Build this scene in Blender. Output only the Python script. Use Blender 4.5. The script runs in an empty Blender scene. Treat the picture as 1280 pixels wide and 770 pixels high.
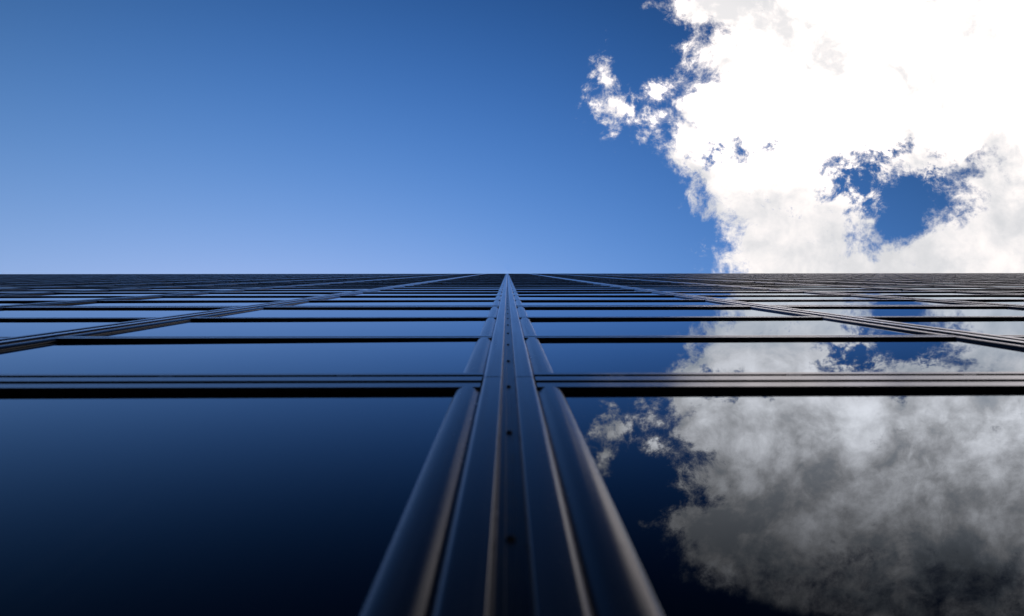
import bpy, math, random
from mathutils import Vector, Matrix

random.seed(7)
scene = bpy.context.scene
COL = scene.collection
R = math.radians

# ------------------------------------------------------------------ sizes (metres)
EYE = 1.5            # eye height above the pavement
OFF = 0.30           # lens to glass
BAY = 2.055          # mullion spacing
ROW = 1.245          # transom spacing
ROW_FIRST = EYE + 1.674
N_ROWS = 52
N_SIDE = 26          # bays on each side of the centre mullion
XC = 0.0035
TOP = ROW_FIRST + (N_ROWS - 1) * ROW + 0.26
HALF_W = N_SIDE * BAY

# ------------------------------------------------------------------ helpers
def link(o, parent=None):
    COL.objects.link(o)
    if parent:
        o.parent = parent
    return o

class MB:
    def __init__(self):
        self.v, self.f = [], []
    def extrude(self, prof, a, b, axis, off=(0, 0, 0)):
        """closed profile swept from a to b. axis 'z': profile (x, out); axis 'x': profile (out, z)."""
        n, s = len(prof), len(self.v)
        for t in (a, b):
            for p, q in prof:
                if axis == 'z':
                    self.v.append((off[0] + p, off[1] - q, off[2] + t))
                else:
                    self.v.append((off[0] + t, off[1] - p, off[2] + q))
        for i in range(n):
            j = (i + 1) % n
            self.f.append((s + i, s + j, s + n + j, s + n + i))
        self.f.append(tuple(s + i for i in reversed(range(n))))
        self.f.append(tuple(s + n + i for i in range(n)))
    def box(self, x0, x1, y0, y1, z0, z1):
        s = len(self.v)
        for z in (z0, z1):
            self.v += [(x0, y0, z), (x1, y0, z), (x1, y1, z), (x0, y1, z)]
        for q in ((3, 2, 1, 0), (4, 5, 6, 7), (0, 1, 5, 4), (1, 2, 6, 5), (2, 3, 7, 6), (3, 0, 4, 7)):
            self.f.append(tuple(s + i for i in q))
    def build(self, name, mat, parent=None, smooth=None, fix=True):
        me = bpy.data.meshes.new(name)
        me.from_pydata(self.v, [], self.f)
        if fix:
            import bmesh
            bm = bmesh.new(); bm.from_mesh(me)
            bmesh.ops.recalc_face_normals(bm, faces=bm.faces)
            bm.to_mesh(me); bm.free()
        if smooth:
            for p in me.polygons:
                p.use_smooth = True
            me.set_sharp_from_angle(angle=R(smooth))
        me.materials.append(mat)
        return link(bpy.data.objects.new(name, me), parent)

class NT:
    """small node-graph writer"""
    def __init__(self, tree):
        self.t = tree
    def n(self, kind, **kw):
        nd = self.t.nodes.new(kind)
        for k, v in kw.items():
            setattr(nd, k, v)
        return nd
    def put(self, sock, val):
        if hasattr(val, 'is_output'):
            self.t.links.new(val, sock)
        else:
            sock.default_value = val
    def m(self, op, *a, clamp=False):
        nd = self.n('ShaderNodeMath', operation=op, use_clamp=clamp)
        for i, v in enumerate(a):
            self.put(nd.inputs[i], v)
        return nd.outputs[0]
    def vm(self, op, *a):
        nd = self.n('ShaderNodeVectorMath', operation=op)
        for i, v in enumerate(a):
            self.put(nd.inputs[i], v)
        return nd.outputs['Value'] if op in ('LENGTH', 'DOT_PRODUCT', 'DISTANCE') else nd.outputs[0]
    def vscale(self, v, s):
        nd = self.n('ShaderNodeVectorMath', operation='SCALE')
        self.put(nd.inputs[0], v); self.put(nd.inputs['Scale'], s)
        return nd.outputs[0]
    def noise(self, vec, scale, detail=4.0, rough=0.55, lac=2.0, dim='3D', color=False):
        nd = self.n('ShaderNodeTexNoise', noise_dimensions=dim)
        self.put(nd.inputs['Vector'], vec)
        nd.inputs['Scale'].default_value = scale
        nd.inputs['Detail'].default_value = detail
        nd.inputs['Roughness'].default_value = rough
        nd.inputs['Lacunarity'].default_value = lac
        return nd.outputs['Color'] if color else nd.outputs[0]
    def ramp(self, val, a, b, c, d, smooth=True):
        nd = self.n('ShaderNodeMapRange', interpolation_type='SMOOTHSTEP' if smooth else 'LINEAR')
        for k, v in (('Value', val), ('From Min', a), ('From Max', b), ('To Min', c), ('To Max', d)):
            self.put(nd.inputs[k], v)
        return nd.outputs['Result']
    def mix(self, f, a, b):
        nd = self.n('ShaderNodeMix', data_type='RGBA')
        self.put(nd.inputs[0], f); self.put(nd.inputs[6], a); self.put(nd.inputs[7], b)
        return nd.outputs[2]

def material(name):
    m = bpy.data.materials.new(name)
    m.use_nodes = True
    return m, NT(m.node_tree), m.node_tree.nodes['Principled BSDF']

# ------------------------------------------------------------------ materials
def coat(g, base, rough, normal, ior, polar, tint=(1, 1, 1, 1), faces=1):
    """dark body under a smooth dielectric face: Fresnel reflection of part-polarised daylight"""
    ge = g.n('ShaderNodeNewGeometry')
    nrm = normal if normal is not None else ge.outputs['Normal']
    c = g.m('MAXIMUM', g.m('ABSOLUTE', g.vm('DOT_PRODUCT', nrm, ge.outputs['Incoming'])), 0.001)
    ct = g.m('SQRT', g.m('SUBTRACT', 1.0, g.m('DIVIDE', g.m('SUBTRACT', 1.0, g.m('MULTIPLY', c, c)), ior * ior)))
    nc, nct = g.m('MULTIPLY', c, ior), g.m('MULTIPLY', ct, ior)
    rp = g.m('POWER', g.m('DIVIDE', g.m('SUBTRACT', nc, ct), g.m('ADD', nc, ct)), 2.0)
    rs = g.m('POWER', g.m('DIVIDE', g.m('SUBTRACT', c, nct), g.m('ADD', c, nct)), 2.0)
    fac = g.m('ADD', g.m('MULTIPLY', rp, polar), g.m('MULTIPLY', rs, 1.0 - polar), clamp=True)
    if faces == 2:                                        # front and back face of the sheet
        fac = g.m('DIVIDE', g.m('MULTIPLY', fac, 2.0), g.m('ADD', fac, 1.0))
    df = g.n('ShaderNodeBsdfDiffuse'); g.put(df.inputs['Color'], base)
    gl = g.n('ShaderNodeBsdfGlossy'); g.put(gl.inputs['Roughness'], rough); gl.inputs['Color'].default_value = tint
    if normal is not None:
        g.put(df.inputs['Normal'], normal); g.put(gl.inputs['Normal'], normal)
    mx = g.n('ShaderNodeMixShader')
    g.put(mx.inputs[0], fac); g.put(mx.inputs[1], df.outputs[0]); g.put(mx.inputs[2], gl.outputs[0])
    g.t.nodes.remove(g.t.nodes['Principled BSDF'])
    g.put(g.t.nodes['Material Output'].inputs['Surface'], mx.outputs[0])
glass, g, bs = material('dark_glass')
geo = g.n('ShaderNodeNewGeometry').outputs['Position']
dust = g.noise(geo, 3.0, 6, 0.6)
wav = g.noise(g.vm('MULTIPLY', geo, (1.0, 1.0, 0.6)), 1.6, 2, 0.4)
bp = g.n('ShaderNodeBump')
bp.inputs['Strength'].default_value = 1.0
bp.inputs['Distance'].default_value = 0.0006
g.put(bp.inputs['Height'], wav)
streaks = g.noise(g.vm('MULTIPLY', geo, (26.0, 26.0, 1.6)), 1.0, 6, 0.62)
specks = g.noise(geo, 130.0, 3, 0.6)
film = g.m('MULTIPLY', g.ramp(streaks, 0.48, 0.78, 0.0, 1.0), g.ramp(dust, 0.4, 0.7, 0.2, 1.0))
film = g.m('MAXIMUM', film, g.ramp(specks, 0.70, 0.78, 0.0, 0.8))
coat(g, g.mix(film, (0.0003, 0.0005, 0.0012, 1), (0.0065, 0.0065, 0.0068, 1)), g.ramp(dust, 0.45, 0.75, 0.0, 0.012), bp.outputs[0], 1.78, 0.95, (0.70, 0.79, 0.90, 1), faces=2)

def metal_material(name, base, rough, spread, streak, ior=1.5):
    m, g, bs = material(name)
    geo = g.n('ShaderNodeNewGeometry').outputs['Position']
    run = g.noise(g.vm('MULTIPLY', geo, streak), 1.0, 5, 0.6)
    spk = g.noise(geo, 60.0, 5, 0.65)
    col = g.mix(g.ramp(run, 0.35, 0.7, 0.0, 1.0), (*base, 1), (base[0] * 1.9, base[1] * 1.8, base[2] * 1.7, 1))
    r = g.m('ADD', g.ramp(run, 0.3, 0.75, rough, rough + spread), g.ramp(spk, 0.5, 0.75, 0.0, spread))
    b = g.n('ShaderNodeBump')
    b.inputs['Strength'].default_value = 0.15
    b.inputs['Distance'].default_value = 0.0002
    g.put(b.inputs['Height'], spk)
    coat(g, col, r, b.outputs[0], ior, 0.80, (0.87, 0.87, 0.93, 1))
    return m

anod = metal_material('dark_anodised_aluminium', (0.008, 0.0085, 0.011), 0.17, 0.07, (60, 60, 1.5))
band_metal = metal_material('dark_painted_band', (0.009, 0.009, 0.011), 0.16, 0.07, (1.5, 60, 40))
rubber = metal_material('black_rubber', (0.004, 0.004, 0.0045), 0.28, 0.08, (30, 30, 30), 1.25)
bolt_steel = metal_material('blackened_steel', (0.008, 0.008, 0.010), 0.4, 0.1, (40, 40, 40), 1.35)
cladding = metal_material('dark_cladding_panel', (0.02, 0.021, 0.024), 0.35, 0.1, (4, 4, 1))

paving, g, bs = material('paving_stone')
geo = g.n('ShaderNodeNewGeometry').outputs['Position']
br = g.n('ShaderNodeTexBrick')
g.put(br.inputs['Vector'], geo)
br.inputs['Scale'].default_value = 1.0
br.inputs['Brick Width'].default_value = 0.9
br.inputs['Row Height'].default_value = 0.6
br.inputs['Mortar Size'].default_value = 0.008
br.inputs['Color1'].default_value = (0.05, 0.049, 0.047, 1)
br.inputs['Color2'].default_value = (0.07, 0.068, 0.064, 1)
br.inputs['Mortar'].default_value = (0.02, 0.02, 0.02, 1)
g.put(bs.inputs['Base Color'], br.outputs['Color'])
bs.inputs['Roughness'].default_value = 0.8

# ------------------------------------------------------------------ ground
mb = MB()
S = 3000
mb.v = [(-S, -S, 0), (S, -S, 0), (S, S, 0), (-S, S, 0)]
mb.f = [(0, 1, 2, 3)]
pav = mb.build('pavement', paving, fix=False)
pav['kind'] = 'structure'
pav['label'] = 'grey stone pavement at the foot of the tower'

# ------------------------------------------------------------------ camera
F = 853.0                                   # focal length in 1280ths of the picture width
tilt = math.atan(46.7 / F)
fwd = Vector((6.0 / F, math.sin(tilt), math.cos(tilt))).normalized()
up = Vector((0.001, -1, 0))
up = (up - fwd * up.dot(fwd)).normalized()
right = fwd.cross(up)
cam = bpy.data.cameras.new('camera')
cam.sensor_width = 36.0
cam.lens = 36.0 * F / 1280.0
cam.clip_start = 0.01
cam.clip_end = 10000
cam.dof.use_dof = True
cam.dof.focus_distance = 12.0
cam.dof.aperture_fstop = 3.8
co = link(bpy.data.objects.new('camera', cam))
co.matrix_world = Matrix.Translation((0, -OFF, EYE)) @ Matrix((right, up, -fwd)).transposed().to_4x4()
scene.camera = co

ASPECT = 770 / 1280
def seen_area(quad):
    """share of the view that a quad fills, to choose which repeats become parts of their own"""
    pts = []
    for p in quad:
        d = Vector(p) - Vector((0, -OFF, EYE))
        w = d.dot(fwd)
        if w < 0.05:
            return 0.0
        pts.append((d.dot(right) / w * F / 640, d.dot(up) / w * F / 640))
    for ax, lim, sg in ((0, 1, 1), (0, -1, -1), (1, ASPECT, 1), (1, -ASPECT, -1)):
        out = []
        for i in range(len(pts)):
            a, b = pts[i - 1], pts[i]
            ia, ib = sg * a[ax] <= sg * lim, sg * b[ax] <= sg * lim
            if ia != ib:
                t = (lim - a[ax]) / (b[ax] - a[ax])
                out.append((a[0] + t * (b[0] - a[0]), a[1] + t * (b[1] - a[1])))
            if ib:
                out.append(b)
        pts = out
        if len(pts) < 3:
            return 0.0
    return abs(sum(pts[i - 1][0] * pts[i][1] - pts[i][0] * pts[i - 1][1] for i in range(len(pts)))) / 2

# ------------------------------------------------------------------ the tower
tower = link(bpy.data.objects.new('office_tower', None))
tower.location = (XC, 0, 0)
tower['label'] = 'tall dark glass office tower with black metal mullions, seen straight up from its foot'
tower['category'] = 'office tower'

rows = []                                    # (height of underside, heavy?)
for n in range(-1, N_ROWS + 1):
    rows.append((ROW_FIRST + (n - 1) * ROW, (n - 1) % 3 == 0))
HEAVY = [(-0.02, 0), (0.0115, 0), (0.0128, 0.0012), (0.0128, 0.062), (0.0118, 0.065), (0.0055, 0.066), (0.0055, 0.098),
         (0.0124, 0.0985), (0.0134, 0.1), (0.0134, 0.163), (0.0124, 0.165), (0.007, 0.166), (0.007, 0.19),
         (0.0136, 0.1905), (0.0143, 0.192), (0.0143, 0.224), (0.0133, 0.2255), (-0.02, 0.228)]
LIGHT = [(-0.02, 0), (0.0115, 0), (0.0128, 0.0012), (0.0128, 0.036), (0.0118, 0.0375), (0.006, 0.038), (0.006, 0.05),
         (0.0126, 0.0505), (0.0135, 0.052), (0.0135, 0.084), (0.0125, 0.0855), (-0.02, 0.087)]

# --- glass: one pane per bay and row, each set a hair out of true as real panes are
panes = []
for i in range(-N_SIDE, N_SIDE):
    for k in range(len(rows) - 1):
        (z0, hv), z1 = rows[k], rows[k + 1][0]
        z0 = z0 + (0.2 if hv else 0.06)
        z1 = z1 + 0.03
        x0, x1 = i * BAY + 0.05, (i + 1) * BAY - 0.05
        tx, tz = random.gauss(0, 0.0014), random.gauss(0, 0.0014)
        bow = random.uniform(-0.0011, 0.0011)
        low = EYE + (z0 + (0.03) - EYE) / 0.955
        a = seen_area([(x0 + XC, 0, low), (x1 + XC, 0, low), (x1 + XC, 0, z1), (x0 + XC, 0, z1)]) if z1 > low > EYE + 0.1 else 0
        panes.append((a, x0, x1, z0, z1, tx, tz, bow))

def add_pane(mb, x0, x1, z0, z1, tx, tz, bow, nx=6, nz=6):
    s = len(mb.v)
    for b in range(nz + 1):
        for a in range(nx + 1):
            p, q = a / nx - 0.5, b / nz - 0.5
            y = tx * p * (x1 - x0) + tz * q * (z1 - z0) + bow * (1 - 4 * p * p) * (1 - 4 * q * q)
            mb.v.append((x0 + (p + 0.5) * (x1 - x0), y, z0 + (q + 0.5) * (z1 - z0)))
    for b in range(nz):
        for a in range(nx):
            i = s + b * (nx + 1) + a
            mb.f.append((i, i + 1, i + nx + 2, i + nx + 1))

panes.sort(key=lambda p: -p[0])
for p in panes[:100]:
    mb = MB(); add_pane(mb, *p[1:])
    mb.build('window_pane', glass, tower, smooth=30, fix=False)
mb = MB()
for p in panes[100:]:
    add_pane(mb, *p[1:], nx=2, nz=2)
o = mb.build('glazing', glass, tower, smooth=30, fix=False)
o['kind'] = 'stuff'

# --- transoms between the mullions
bars = []
for i in range(-N_SIDE, N_SIDE):
    x0, x1 = i * BAY + 0.071, (i + 1) * BAY - 0.071
    for z, hv in rows:
        h = 0.228 if hv else 0.087
        a = seen_area([(x0 + XC, 0.01, z), (x1 + XC, 0.01, z), (x1 + XC, -0.013, z + h), (x0 + XC, -0.013, z + h)]) if z > EYE + 0.1 else 0
        bars.append((a, i, x0, x1, z, hv))
bars.sort(key=lambda b: -b[0])
master = {}
def bar_mesh(i, hv, x0, x1):
    mb = MB(); mb.extrude(HEAVY if hv else LIGHT, x0 - i * BAY, x1 - i * BAY, 'x')
    return mb
for a, i, x0, x1, z, hv in bars[:100]:
    if hv not in master:
        o = bar_mesh(i, hv, x0, x1).build('transom', band_metal, tower)
        master[hv] = o
    else:
        o = master[hv].copy(); link(o, tower)
    o.location = (i * BAY, 0, z)
    if hv and z < EYE + 8 and abs(i + 0.5) < 3:              # drip clips under the top lip of the near bands
        for c in range(4):
            xx = 0.3 + c * 0.485 - (0.15 if i < 0 else 0.0)
            if 'clip' not in master:
                mb = MB()
                mb.extrude([(0.005, 0), (0.0128, 0.004), (0.0128, 0.02), (0.005, 0.02)], -0.02, 0.02, 'x')
                q = mb.build('clip', rubber, o); master['clip'] = q
            else:
                q = master['clip'].copy(); link(q, o)
            q.location = (xx, 0, 0.176)
mb = MB()
for a, i, x0, x1, z, hv in bars[100:]:
    mb.extrude(HEAVY if hv else LIGHT, x0, x1, 'x', (0, 0, z))
o = mb.build('banding', band_metal, tower)
o['kind'] = 'stuff'

# --- mullions: channel with screws, two cover plates, two half-round tubes
D = 0.30
def half_plate(s):
    pr = [(.050, -.05), (.050, .028), (.054, .038), (.066, .060), (.070, .0640), (.075, .0655), (.185, .0655),
          (.196, .0648), (.205, .0625),
          (.224, .044), (.228, .036), (.229, .022), (.229, -.05)]
    return [(s * x * D, z * D) for x, z in pr]
def half_tube(s):
    pr = [(.233, -.05), (.231, .009), (.234, .010), (.250, .0190), (.268, .0295), (.284, .0372), (.296, .0412), (.308, .0438), (.322, .0452), (.336, .0457)]
    for k in range(1, 15):                       # tighter outer quarter
        t = math.pi / 2 * k / 14
        pr.append((.345 + .095 * math.sin(t), .0455 * math.cos(t) ** 0.95 if k < 14 else 0.0))
    pr.append((.44, -.05))
    return [(s * x * D, z * D) for x, z in pr]

heavy_z = [z for z, hv in rows if hv]
def make_mullion():
    root = link(bpy.data.objects.new('mullion', None), tower)
    mb = MB()
    mb.extrude([(-.052 * D, -.05 * D), (-.052 * D, .024 * D), (-.02 * D, .024 * D), (-.018 * D, .018 * D),
                (.018 * D, .018 * D), (.02 * D, .024 * D), (.052 * D, .024 * D), (.052 * D, -.05 * D)], 0.0, TOP - 0.1, 'z')
    mb.build('screw_channel', rubber, root)
    cuts = [0.0] + [z + 0.12 for z in heavy_z if 0 < z + 0.12 < TOP - 1] + [TOP - 0.05]
    for s in (-1, 1):
        mb = MB()
        for a, b in zip(cuts, cuts[1:]):
            mb.extrude(half_plate(s), a + 0.004, b - 0.004, 'z')
        mb.build('cover_plate', anod, root, smooth=50)
        mb = MB()
        zs = [z for z, hv in rows]
        prev = 0.0
        for z, hv in rows:
            if z > 0.3:
                mb.extrude(half_tube(s), prev, z + 0.003, 'z')
            prev = z + (0.224 if hv else 0.083)
        mb.build('tube', anod, root, smooth=50)
    return root
def make_screw(root, z):
    mb = MB()
    c = [(0.0045 * math.cos(2 * math.pi * k / 12), 0.0045 * math.sin(2 * math.pi * k / 12)) for k in range(12)]
    s = len(mb.v)
    for r, y in ((1.25, 0), (1.25, 0.0012), (1.0, 0.002), (0.9, 0.0045), (0.45, 0.0045), (0.4, 0.002)):
        mb.v += [(a * r, -y, b * r) for a, b in c]
    for q in range(5):
        for k in range(12):
            j = (k + 1) % 12
            mb.f.append((q * 12 + k, q * 12 + j, q * 12 + 12 + j, q * 12 + 12 + k))
    mb.f.append(tuple(60 + k for k in range(12)))
    o = mb.build('screw', bolt_steel, root, smooth=40)
    o.location = (0, -.018 * D, z)
    return o
mul0 = make_mullion()
kids = list(mul0.children)
scr = make_screw(mul0, EYE + 0.735)
def add_screws(root, first, n):
    for k in range(first, n):
        q = scr.copy(); link(q, root)
        q.location = (0, -.018 * D, EYE + 0.735 + 0.49 * k)
add_screws(mul0, 1, 24)
for i in range(-N_SIDE, N_SIDE + 1):
    if i == 0:
        continue
    r = mul0.copy(); link(r, tower)
    r.location = (i * BAY, 0, 0)
    for ch in kids:
        c = ch.copy(); link(c, r)
    if abs(i) == 1:
        add_screws(r, 0, 24)

# --- body behind the curtain wall, parapet and base
mb = MB(); mb.box(-HALF_W - 0.3, HALF_W + 0.3, 0.05, 32, 0.0, TOP - 0.2); mb.build('wall', cladding, tower)
mb = MB()
mb.extrude([(-32.4, 0), (-32.4, 0.16), (0.012, 0.16), (0.016, 0.15), (0.016, 0.0)], -HALF_W - 0.4, HALF_W + 0.4, 'x', (0, 0, TOP - 0.03))
mb.build('coping', band_metal, tower)
mb = MB(); mb.box(-HALF_W - 0.35, HALF_W + 0.35, -0.035, 0.04, 0.0, 0.12); mb.build('plinth', cladding, tower)
for s in (-1, 1):
    mb = MB(); mb.box(s * (HALF_W + 0.2) - 0.15, s * (HALF_W + 0.2) + 0.15, -0.03, 0.045, 0.13, TOP - 0.04)
    mb.build('corner_trim', anod, tower)

# ------------------------------------------------------------------ sun, sky and clouds
SUN_EL, SUN_AZ = 40.0, -16.0        # behind the tower and to its left; azimuth from +Y, clockwise positive
sd = Vector((math.sin(R(SUN_AZ)) * math.cos(R(SUN_EL)), math.cos(R(SUN_AZ)) * math.cos(R(SUN_EL)), math.sin(R(SUN_EL))))
sl = bpy.data.lights.new('sun', 'SUN')
sl.energy = 3.5
sl.angle = R(0.5)
sl.color = (1.0, 0.95, 0.88)
so = link(bpy.data.objects.new('sun', sl))
so.rotation_euler = sd.to_track_quat('Z', 'Y').to_euler()
so.location = (0, 0, 100)

world = bpy.data.worlds.new('World')
scene.world = world
world.use_nodes = True
w = NT(world.node_tree)
bg = world.node_tree.nodes['Background']
STR = 0.10
bg.inputs['Strength'].default_value = STR
sky = w.n('ShaderNodeTexSky', sky_type='NISHITA')
sky.sun_disc = False
sky.sun_elevation = R(SUN_EL)
sky.sun_rotation = R(SUN_AZ)
sky.altitude = 0
sky.air_density = 1.0
sky.dust_density = 4.0
sky.ozone_density = 1.0
# contrasty blue as through a polarising filter: each channel gets its own curve
sp = w.n('ShaderNodeSeparateColor'); w.put(sp.inputs[0], sky.outputs[0])
cc = w.n('ShaderNodeCombineColor')
for k, (gam, ln) in enumerate(((2.1, -1.98), (1.02, -1.14), (0.06, 0.15))):
    val = w.m('MULTIPLY', w.m('POWER', sp.outputs[k], gam), math.exp(ln))
    w.put(cc.inputs[k], w.m('MULTIPLY', w.m('MINIMUM', val, 1.3), 1.0 / STR))
# skylight is polarised most a quarter turn from the sun: the filter takes that part out
dirn = w.n('ShaderNodeTexCoord').outputs['Generated']
cs = w.vm('DOT_PRODUCT', dirn, tuple(sd)); c2 = w.m('MULTIPLY', cs, cs)
pol = w.m('DIVIDE', w.m('SUBTRACT', 1.0, c2), w.m('ADD', 1.0, c2))
blue = w.vscale(cc.outputs[0], w.m('SUBTRACT', 1.0, w.m('MULTIPLY', pol, 0.935)))

# cloud layer on a flat sheet overhead: u east, v away from the tower, both in sheet heights
sx = w.n('ShaderNodeSeparateXYZ'); w.put(sx.inputs[0], dirn)
dz = w.m('MAXIMUM', sx.outputs[2], 0.06)
u0 = w.m('DIVIDE', sx.outputs[0], dz)
v0 = w.m('DIVIDE', w.m('MULTIPLY', sx.outputs[1], -1.0), dz)
cb = w.n('ShaderNodeCombineXYZ'); w.put(cb.inputs[0], u0); w.put(cb.inputs[1], v0)
p0 = cb.outputs[0]
def warp(p, scale, amt, det, off):
    nz = w.noise(w.vm('ADD', p, off), scale, det, 0.55, color=True)
    return w.vm('ADD', p, w.vscale(w.vm('SUBTRACT', nz, (0.5, 0.5, 0.5)), amt))
p1 = warp(p0, 7.0, 0.05, 3, (3.1, 0.7, 0.2))
p2 = warp(p1, 30.0, 0.012, 4, (1.3, 5.2, 0.9))
s1 = w.n('ShaderNodeSeparateXYZ'); w.put(s1.inputs[0], warp(p0, 9.0, 0.03, 3, (8.1, 2.7, 0.2)))
u, v = s1.outputs[0], s1.outputs[1]
EDGE = [(0.80, 2.2), (0.70, 1.5), (0.63, 1.0), (0.58, 0.72), (0.54, 0.50), (0.505, 0.36), (0.475, 0.285), (0.44, 0.245), (0.405, 0.232),
        (0.383, 0.227), (0.366, 0.253), (0.350, 0.287), (0.325, 0.293), (0.292, 0.288), (0.269, 0.263), (0.24, 0.236),
        (0.206, 0.236), (0.18, 0.222), (0.153, 0.236), (0.133, 0.263), (0.107, 0.286), (0.082, 0.301), (0.062, 0.327),
        (0.039, 0.32), (0.026, 0.303), (0.004, 0.317), (-0.1, 0.34)]
fc = w.n('ShaderNodeFloatCurve')
cv = fc.mapping.curves[0]
pts = sorted(((vv + 0.1) / 0.9, uu / 3.0) for vv, uu in EDGE)
cv.points[0].location = pts[0]; cv.points[1].location = pts[-1]
for q in pts[1:-1]:
    cv.points.new(*q)
for q in cv.points:
    q.handle_type = 'VECTOR'
fc.mapping.update()
w.put(fc.inputs['Value'], w.m('DIVIDE', w.m('ADD', v, 0.1), 0.9, clamp=True))
edge = w.m('MULTIPLY', fc.outputs[0], 3.0)
lace = 0.0
field = w.m('MINIMUM', w.m('ADD', w.m('MULTIPLY', w.m('SUBTRACT', u, edge), 1.9), 0.022), 0.135)

def blob(cu, cv_, ru, rv, ang=0.0):
    """1 at the centre of an ellipse, 0 on its rim, negative outside"""
    q = w.vm('SUBTRACT', cbu, (cu, cv_, 0))
    if ang:
        rt = w.n('ShaderNodeVectorRotate', rotation_type='Z_AXIS'); w.put(rt.inputs[0], q)
        rt.inputs['Angle'].default_value = R(-ang); q = rt.outputs[0]
    return w.m('SUBTRACT', 1.0, w.vm('LENGTH', w.vm('DIVIDE', q, (ru, rv, 1))))
cbn = w.n('ShaderNodeCombineXYZ'); w.put(cbn.inputs[0], u); w.put(cbn.inputs[1], v)
cbu = cbn.outputs[0]
for cu, cv_, ru, rv, ang, k in ((0.148, 0.270, 0.024, 0.036, 15, 0.070), (0.166, 0.238, 0.042, 0.032, -20, 0.10),
                                (0.190, 0.222, 0.045, 0.026, 15, 0.055), (0.208, 0.250, 0.058, 0.024, 35, 0.090), (0.240, 0.270, 0.040, 0.018, 35, 0.034), (0.315, 0.315, 0.050, 0.055, 0, 0.14),
                                (0.190, 0.196, 0.030, 0.015, 30, 0.052), (0.215, 0.215, 0.038, 0.026, 20, 0.048),
                                (0.312, 0.026, 0.02, 0.014, 20, 0.04)):
    field = w.m('MAXIMUM', field, w.m('MULTIPLY', blob(cu, cv_, ru, rv, ang), k))
for cu, cv_, ru, rv, ang, k in ((0.510, 0.128, 0.095, 0.070, 0, 0.145), (0.318, 0.170, 0.085, 0.032, 20, 0.078), (0.41, 0.085, 0.05, 0.03, 0, 0.06),
                                (0.555, 0.178, 0.05, 0.020, 15, 0.12), (0.620, 0.145, 0.025, 0.035, 0, 0.06), (0.385, 0.18, 0.03, 0.015, 20, 0.055)):
    b = w.m('MAXIMUM', blob(cu, cv_, ru, rv, ang), 0.0)
    field = w.m('SUBTRACT', field, w.m('MULTIPLY', b, k))
    lace = w.m('MAXIMUM', lace, b)
for cu, cv_, ru, rv, ang, k in ((0.598, 0.099, 0.056, 0.025, 20, 0.06), (0.564, 0.068, 0.032, 0.018, 25, 0.06), (0.590, 0.108, 0.030, 0.022, 0, 0.07)):
    field = w.m('MINIMUM', field, w.m('MULTIPLY', blob(cu, cv_, ru, rv, ang), -k))
# the rest of the sky: clear in the west
fine = w.noise(p2, 13.0, 13, 0.62)
mid = w.noise(p1, 36.0, 12, 0.70)
small = w.noise(p2, 95.0, 8, 0.7)
n = w.m('ADD', w.m('MULTIPLY', w.m('SUBTRACT', fine, 0.5), 0.26), w.m('MULTIPLY', w.m('SUBTRACT', mid, 0.5), 0.26))
n = w.m('ADD', n, w.m('MULTIPLY', w.m('SUBTRACT', small, 0.5), 0.06))
lace = w.m('MAXIMUM', lace, w.ramp(u, edge, w.m('SUBTRACT', edge, 0.03), 0.0, 0.2))
dens = w.m('ADD', field, w.m('MULTIPLY', n, w.m('ADD', 1.0, w.m('MULTIPLY', lace, 1.1))))
high = w.ramp(v0, 0.36, 0.52, 0.0, 1.0)
alpha = w.ramp(dens, -0.014, w.m('ADD', w.m('MULTIPLY', high, 0.16), 0.085), 0.0, 1.0)
alpha = w.m('POWER', alpha, 1.35)
# light and shade inside the cloud: bright tops, greyer base towards the zenith
lo = w.noise(w.vm('ADD', p1, (5.5, 1.5, 0)), 4.5, 7, 0.58)
hi = w.noise(p2, 16.0, 9, 0.62)
shade = w.ramp(w.m('ADD', w.m('MULTIPLY', lo, 0.62), w.m('MULTIPLY', hi, 0.38)), 0.39, 0.655, 0.0, 1.0)
low_l = w.m('ADD', w.m('MULTIPLY', shade, 0.34), 0.72)
top_l = w.m('ADD', w.m('MULTIPLY', shade, 2.3), 0.85)
t = w.ramp(v0, 0.07, 0.28, 0.0, 1.0)
lum = w.m('ADD', w.m('MULTIPLY', top_l, t), w.m('MULTIPLY', low_l, w.m('SUBTRACT', 1.0, t)))
deep = w.m('MULTIPLY', w.ramp(v0, 0.35, 0.49, 0.0, 1.0), w.ramp(w.m('SUBTRACT', u, edge), 0.05, 0.17, 0.0, 0.50))
lum = w.m('MULTIPLY', lum, w.m('SUBTRACT', 1.0, deep))
k = w.ramp(dens, 0.015, 0.10, 0.0, 1.0)
lum = w.m('ADD', w.m('MULTIPLY', lum, k), w.m('MULTIPLY', w.m('MINIMUM', lum, 0.92), w.m('SUBTRACT', 1.0, k)))
tint = w.mix(w.ramp(lum, 0.6, 1.2, 0.0, 1.0), (0.965, 0.98, 1.02, 1), (1.08, 1.0, 0.96, 1))
white = w.vscale(tint, w.m('MULTIPLY', lum, 1.0 / STR))
allsky = w.mix(alpha, blue, white)
w.put(bg.inputs['Color'], allsky)
world.cycles.sampling_method = 'MANUAL'
world.cycles.sample_map_resolution = 1024

# ------------------------------------------------------------------ render settings
scene.view_settings.view_transform = 'Standard'
scene.view_settings.look = 'None'
scene.view_settings.exposure = 0.0
scene.view_settings.gamma = 1.0
scene.cycles.use_denoising = True
scene.cycles.max_bounces = 8
scene.cycles.glossy_bounces = 6
